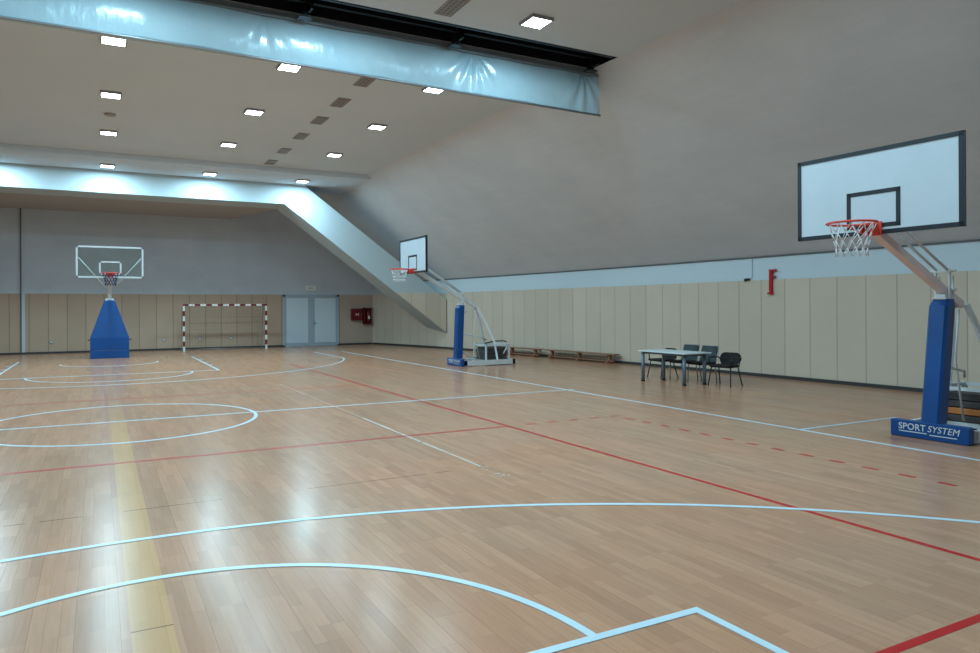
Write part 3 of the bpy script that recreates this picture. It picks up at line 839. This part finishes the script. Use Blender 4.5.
# ------------------------------------------------------------------ double door, sign, fire equipment
d = bpy.data.objects.new('door_1', None); COL.objects.link(d); d.location = (7.61, YE, 0); d['kind'] = 'structure'
mb = MB(); W_ = 1.19
mb.box((-W_, -.07, 0), (-W_ + .1, .0, ZP)); mb.box((W_ - .1, -.07, 0), (W_, .0, ZP)); mb.box((-W_, -.07, ZP - .08), (W_, .0, ZP)); mb.box((-W_, -.07, 0), (W_, 0, .05)); mb.box((-.09, -.065, .05), (.09, 0, ZP - .08)); mb.build('door_frame', M_DFRAME, d)
for s in (-1, 1):
    a, b = sorted((s * .09, s * (W_ - .1)))
    mb = MB(); mb.box((a, -.05, .05), (b, -.01, ZP - .08)); lf = mb.build('door_leaf', M_DFRAME, d)
    mb = MB(); mb.rbox((a + .05, -.058, .14), (b - .05, -.05, ZP - .14), .01); mb.build('infill_panel', M_DOOR, lf)
    if s > 0:
        mb = MB(); mb.box((a + .0, -.075, .86), (a + .035, -.058, 1.06)); mb.tube([(a + .02, -.075, .96), (a + .02, -.10, .96), (a + .12, -.10, .96)], .011, 6); mb.build('door_handle', M_GREYMET, lf)
s_ = thing('door_sign', 'small white rectangular sign above the grey double door', 'sign', (7.6, YE, 2.33))
mb = MB(); mb.rbox((-.21, -.04, 0), (.21, 0, .18), .01); mb.build('sign_plate', M_SIGN, s_)
mb = MB()
for i in range(5): mb.box((-.11 + i * .045, -.044, .075), (-.08 + i * .045, -.04, .105))
mb.build('sign_marking', M_BLACK, s_)
c = thing('fire_hose_cabinet', 'square dark red fire hose cabinet on the back wall right of the door', 'fire hose cabinet', (9.56, YE - .03, 1.05))
mb = MB(); mb.rbox((-.24, -.18, 0), (.24, -.0, .5), .01); mb.build('cabinet_body', M_RED, c)
mb = MB(); mb.box((-.22, -.19, .02), (.22, -.18, .48)); dr = mb.build('cabinet_door', M_RED, c)
mb = MB()
for dx in (-.05, .05): mb.box((dx - .012, -.194, .19), (dx + .012, -.19, .31))
mb.box((-.05, -.194, .24), (.05, -.19, .26)); mb.box((-.07, -.194, .27), (-.05, -.19, .3)); mb.build('pictogram', M_SIGN, dr)
mb = MB(); mb.box((.19, -.2, .2), (.205, -.19, .3)); mb.build('latch', M_GREYMET, dr)
c = thing('fire_extinguisher_box', 'dark red open extinguisher holder right beside the fire hose cabinet', 'fire extinguisher', (10.06, YE - .03, .88))
mb = MB(); mb.box((-.2, -.03, .0), (.2, 0, .7)); mb.build('back_plate', M_RED, c)
mb = MB(); mb.tube([(.02, -.12, .05), (.02, -.12, .1), (.02, -.12, .5), (.02, -.12, .57), (.02, -.12, .62)], [.06, .085, .085, .04, .03], 14); ext = mb.build('cylinder', M_RED, c)
mb = MB(); mb.box((-.0, -.20, .62), (.04, -.06, .65)); mb.tube([(.02, -.16, .63), (.12, -.16, .5), (.13, -.15, .15)], .014, 6); mb.build('valve_and_hose', M_BLACK, ext)
mb = MB(); mb.box((-.02, -.208, .22), (.06, -.2, .36)); mb.build('instruction_label', M_SIGN, ext)
for s in (-1, 1): pass
mb = MB(); mb.box((-.2, -.2, 0), (.2, 0, .04)); mb.box((-.2, -.2, .0), (-.17, 0, .7)); mb.box((-.2, -.2, .66), (.2, 0, .7)); mb.build('holder_shelf', M_RED, c)

# wall eyelets in the back padding (cut-out handles)
h0 = None
for x, l in ((-1.80, 'small panel handle on the back padding left of the blue pyramid'), (1.90, 'small panel handle on the back padding between pyramid and goal'), (3.2, 'small panel handle seen inside the goal, left'), (4.36, 'small panel handle seen inside the goal, middle')):
    if h0 is None:
        h0 = thing('panel_handle', l, 'panel handle', (x, YE - .03, .42), 0, 'handles in the back padding')
        mb = MB(); mb.tube([(0, -.004, 0), (0, -.02, 0), (0, -.025, 0)], [.07, .07, .05], 14); mb.build('cover', M_VENT, h0)
        mb = MB(); mb.box((-.04, -.04, -.035), (.035, -.024, .0)); mb.build('flap', M_SIGN, h0)
    else: dup(h0, (x, YE - .03, .42), 0, l)

# right wall fittings
c = thing('wall_bracket', 'red steel bracket shaped like a letter F high on the right wall', 'wall bracket', (wx(-.34) - .02, -.34, 0), 0)
mb = MB(); mb.box((-.05, -.03, 1.84), (0, .04, 2.36)); mb.build('upright', M_LRED, c)
mb = MB(); mb.box((-.06, -.12, 2.32), (0, .04, 2.36)); mb.build('arm', M_LRED, c)
mb = MB(); mb.box((-.06, -.10, 2.18), (0, .03, 2.215)); mb.build('arm', M_LRED, c)
mb = MB(); mb.box((-.08, -.04, 1.82), (0, .06, 1.86)); mb.build('foot_plate', M_LRED, c)
c = thing('wall_sensor', 'small dark sensor with a cable on the white band of the right wall', 'sensor', (wx(.3), .3, 2.14))
mb = MB(); mb.rbox((-.07, -.06, .0), (0, .05, .05), .01); mb.tube([(-.06, -.0, .02), (-.10, -.0, .0)], .03, 10); mb.build('housing', M_BLACK, c)
mb = MB(); mb.tube([(-.012, -.05, .03), (-.015, -.13, .06), (-.012, -.13, .51)], .006, 6); mb.build('cable', M_GREYMET, c)

# ------------------------------------------------------------------ table
t = thing('table', 'white topped rectangular table with four grey legs near the right wall', 'table', (10.15, -.06, 0))
mb = MB(); mb.rbox((-.37, -.70, .625), (.35, .68, .65), .03); mb.build('tabletop', M_TOP, t)
mb = MB(); mb.box((-.28, -.55, .575), (.29, -.51, .625)); mb.box((-.28, .51, .575), (.29, .55, .625)); mb.box((-.27, -.53, .58), (-.23, .53, .625)); mb.box((.24, -.53, .58), (.28, .53, .625)); mb.build('underframe', M_LEG, t)
for (x_, y_) in ((-.28, .60), (-.22, -.52), (.30, -.54), (.20, .50)):
    mb = MB(); mb.tube([(x_, y_, .03), (x_, y_, .61)], .036, 14); lg = mb.build('leg', M_LEG, t)
    mb = MB(); mb.tube([(x_, y_, 0), (x_, y_, .03)], .042, 14); mb.build('foot', M_RUBBER, lg)


# chairs: local +x is where the sitter faces
def shell(mb, w0, w1, z0, z1, x, curve, th, lean, n=8, r=.3):
    """curved backrest plate, width w0 at the bottom, w1 at the top, rounded corners"""
    vs = []; rows = 8
    for side in (0, 1):
        for k in range(rows + 1):
            t_ = k / rows; z_ = z0 + (z1 - z0) * t_; wd = w0 + (w1 - w0) * t_
            rr = r; cut = 0
            if t_ < rr: cut = 1 - math.sqrt(max(0, 1 - ((rr - t_) / rr) ** 2))
            if t_ > 1 - rr: cut = 1 - math.sqrt(max(0, 1 - ((t_ - 1 + rr) / rr) ** 2))
            wd *= (1 - (.35 if r > .3 else .12) * cut)
            for i in range(n + 1):
                a = i / n * 2 - 1; vs.append((x - lean * t_ - curve * (1 - a * a) + (th if side == 0 else 0), a * wd / 2, z_))
    m_ = (rows + 1) * (n + 1); fs = []
    for k in range(rows):
        for i in range(n):
            a = k * (n + 1) + i; q = (a, a + 1, a + n + 2, a + n + 1); fs.append(q); fs.append(tuple(m_ + j for j in reversed(q)))
    for i in range(n): fs.append((i, m_ + i, m_ + i + 1, i + 1)); b = rows * (n + 1); fs.append((b + i, b + i + 1, m_ + b + i + 1, m_ + b + i))
    for k in range(rows): a = k * (n + 1); fs.append((a, a + n + 1, m_ + a + n + 1, m_ + a)); a += n; fs.append((a, m_ + a, m_ + a + n + 1, a + n + 1))
    mb.add(vs, fs, smooth=False)


def iso_chair(label, loc, rz):
    t = thing('office_chair', label, 'chair', loc, rz, 'chairs behind the table')
    mb = MB(); mb.rbox((-.21, -.225, .375), (.21, .225, .415), .05); mb.build('seat', M_SEATB, t)
    mb = MB(); shell(mb, .44, .42, .41, .64, -.235, .035, .03, .04, r=.45); bk = mb.build('backrest', M_SEATB, t)
    mb = MB(); mb.box((-.30, -.03, .575), (-.288, .03, .605)); mb.build('grip_opening', M_GREYMET, bk)
    for s in (-1, 1):
        mb = MB(); mb.tube([(.20, s * .235, .0), (.13, s * .20, .37)], .012, 8); mb.build('leg', M_BLACK, t)
        mb = MB(); mb.tube([(-.26, s * .235, .0), (-.15, s * .20, .37)], .012, 8); mb.build('leg', M_BLACK, t)
    mb = MB(); mb.tube([(.15, .2, .37), (.15, -.2, .37)], .01, 6); mb.tube([(-.17, .2, .37), (-.17, -.2, .37)], .01, 6)
    for s in (-1, 1): mb.tube([(.15, s * .2, .37), (-.18, s * .2, .37), (-.24, s * .19, .42), (-.262, s * .18, .56)], .01, 6)
    mb.build('frame', M_BLACK, t)
    for s in (-1, 1):
        mb = MB(); mb.tube([(-.25, s * .21, .50), (-.2, s * .24, .55), (.10, s * .245, .56), (.15, s * .245, .54), (.14, s * .235, .38)], .013, 8); mb.build('armrest', M_BLACK, t)
    return t


def tall_chair(label, loc, rz):
    t = thing('conference_chair', label, 'chair', loc, rz, 'chairs behind the table')
    mb = MB(); mb.rbox((-.20, -.22, .36), (.22, .22, .41), .04); mb.build('seat', M_SEATB, t)
    mb = MB(); shell(mb, .41, .39, .36, .735, -.20, .02, .035, .07, r=.08); bk = mb.build('backrest', M_SEATT, t)
    for s in (-1, 1):
        mb = MB(); mb.tube([(.19, s * .20, .0), (.17, s * .20, .37)], .011, 8); mb.build('leg', M_GREYMET, t)
        mb = MB(); mb.tube([(-.22, s * .20, .0), (-.16, s * .20, .37)], .011, 8); mb.build('leg', M_GREYMET, t)
    mb = MB()
    for s in (-1, 1): mb.tube([(-.16, s * .21, .36), (-.20, s * .215, .5), (-.275, s * .205, .735)], .010, 6)
    mb.tube([(-.275, .205, .735), (-.277, -.205, .735)], .010, 6); mb.build('back_frame', M_GREYMET, t)
    return t


iso_chair('black office chair with oval back behind the left end of the table', (10.70, .88, 0), math.radians(175))
tall_chair('tall dark petrol chair behind the table, left of its twin', (10.80, .33, 0), math.radians(183))
tall_chair('tall dark petrol chair behind the table, right of its twin beside the armchair', (10.80, -.19, 0), math.radians(183))
iso_chair('black office armchair with oval back, rightmost, past the table end', (10.62, -.95, 0), math.radians(194))


# ------------------------------------------------------------------ gym benches along the right wall
def bench(label, p, q):
    p = Vector(p + (0,)); q = Vector(q + (0,)); L_ = (q - p).length; a = math.atan2((q - p).y, (q - p).x)
    t = thing('gym_bench', label, 'bench', tuple((p + q) / 2), a, 'long wooden gym benches')
    mb = MB(); mb.rbox((-L_ / 2, -.12, .235), (L_ / 2, .12, .265), .01); mb.build('seat_board', M_BENCH, t)
    mb = MB(); mb.rbox((-L_ / 2 + .12, -.045, .04), (L_ / 2 - .12, .045, .075), .01); mb.build('balance_rail', M_BENCH, t)
    for x_ in (-L_ / 2 + .28, 0, L_ / 2 - .28):
        mb = MB(); mb.prism([(-.14, 0), (.14, 0), (.14, .03), (.05, .09), (.05, .2), (.10, .235), (-.10, .235), (-.05, .2), (-.05, .09), (-.14, .03)], 0, x_ - .03, x_ + .03); mb.build('leg', M_BENCH, t)
    mb = MB(); mb.box((-L_ / 2 + .02, -.02, .16), (-L_ / 2 + .1, .02, .235)); mb.build('hook', M_GREYMET, t)
    return t


bench('low wooden gym bench nearest the table, along the right wall', (12.33, 4.35), (12.03, 7.35))
bench('low wooden gym bench farther away, its end hidden behind the basketball stand', (11.98, 7.55), (11.62, 10.45))
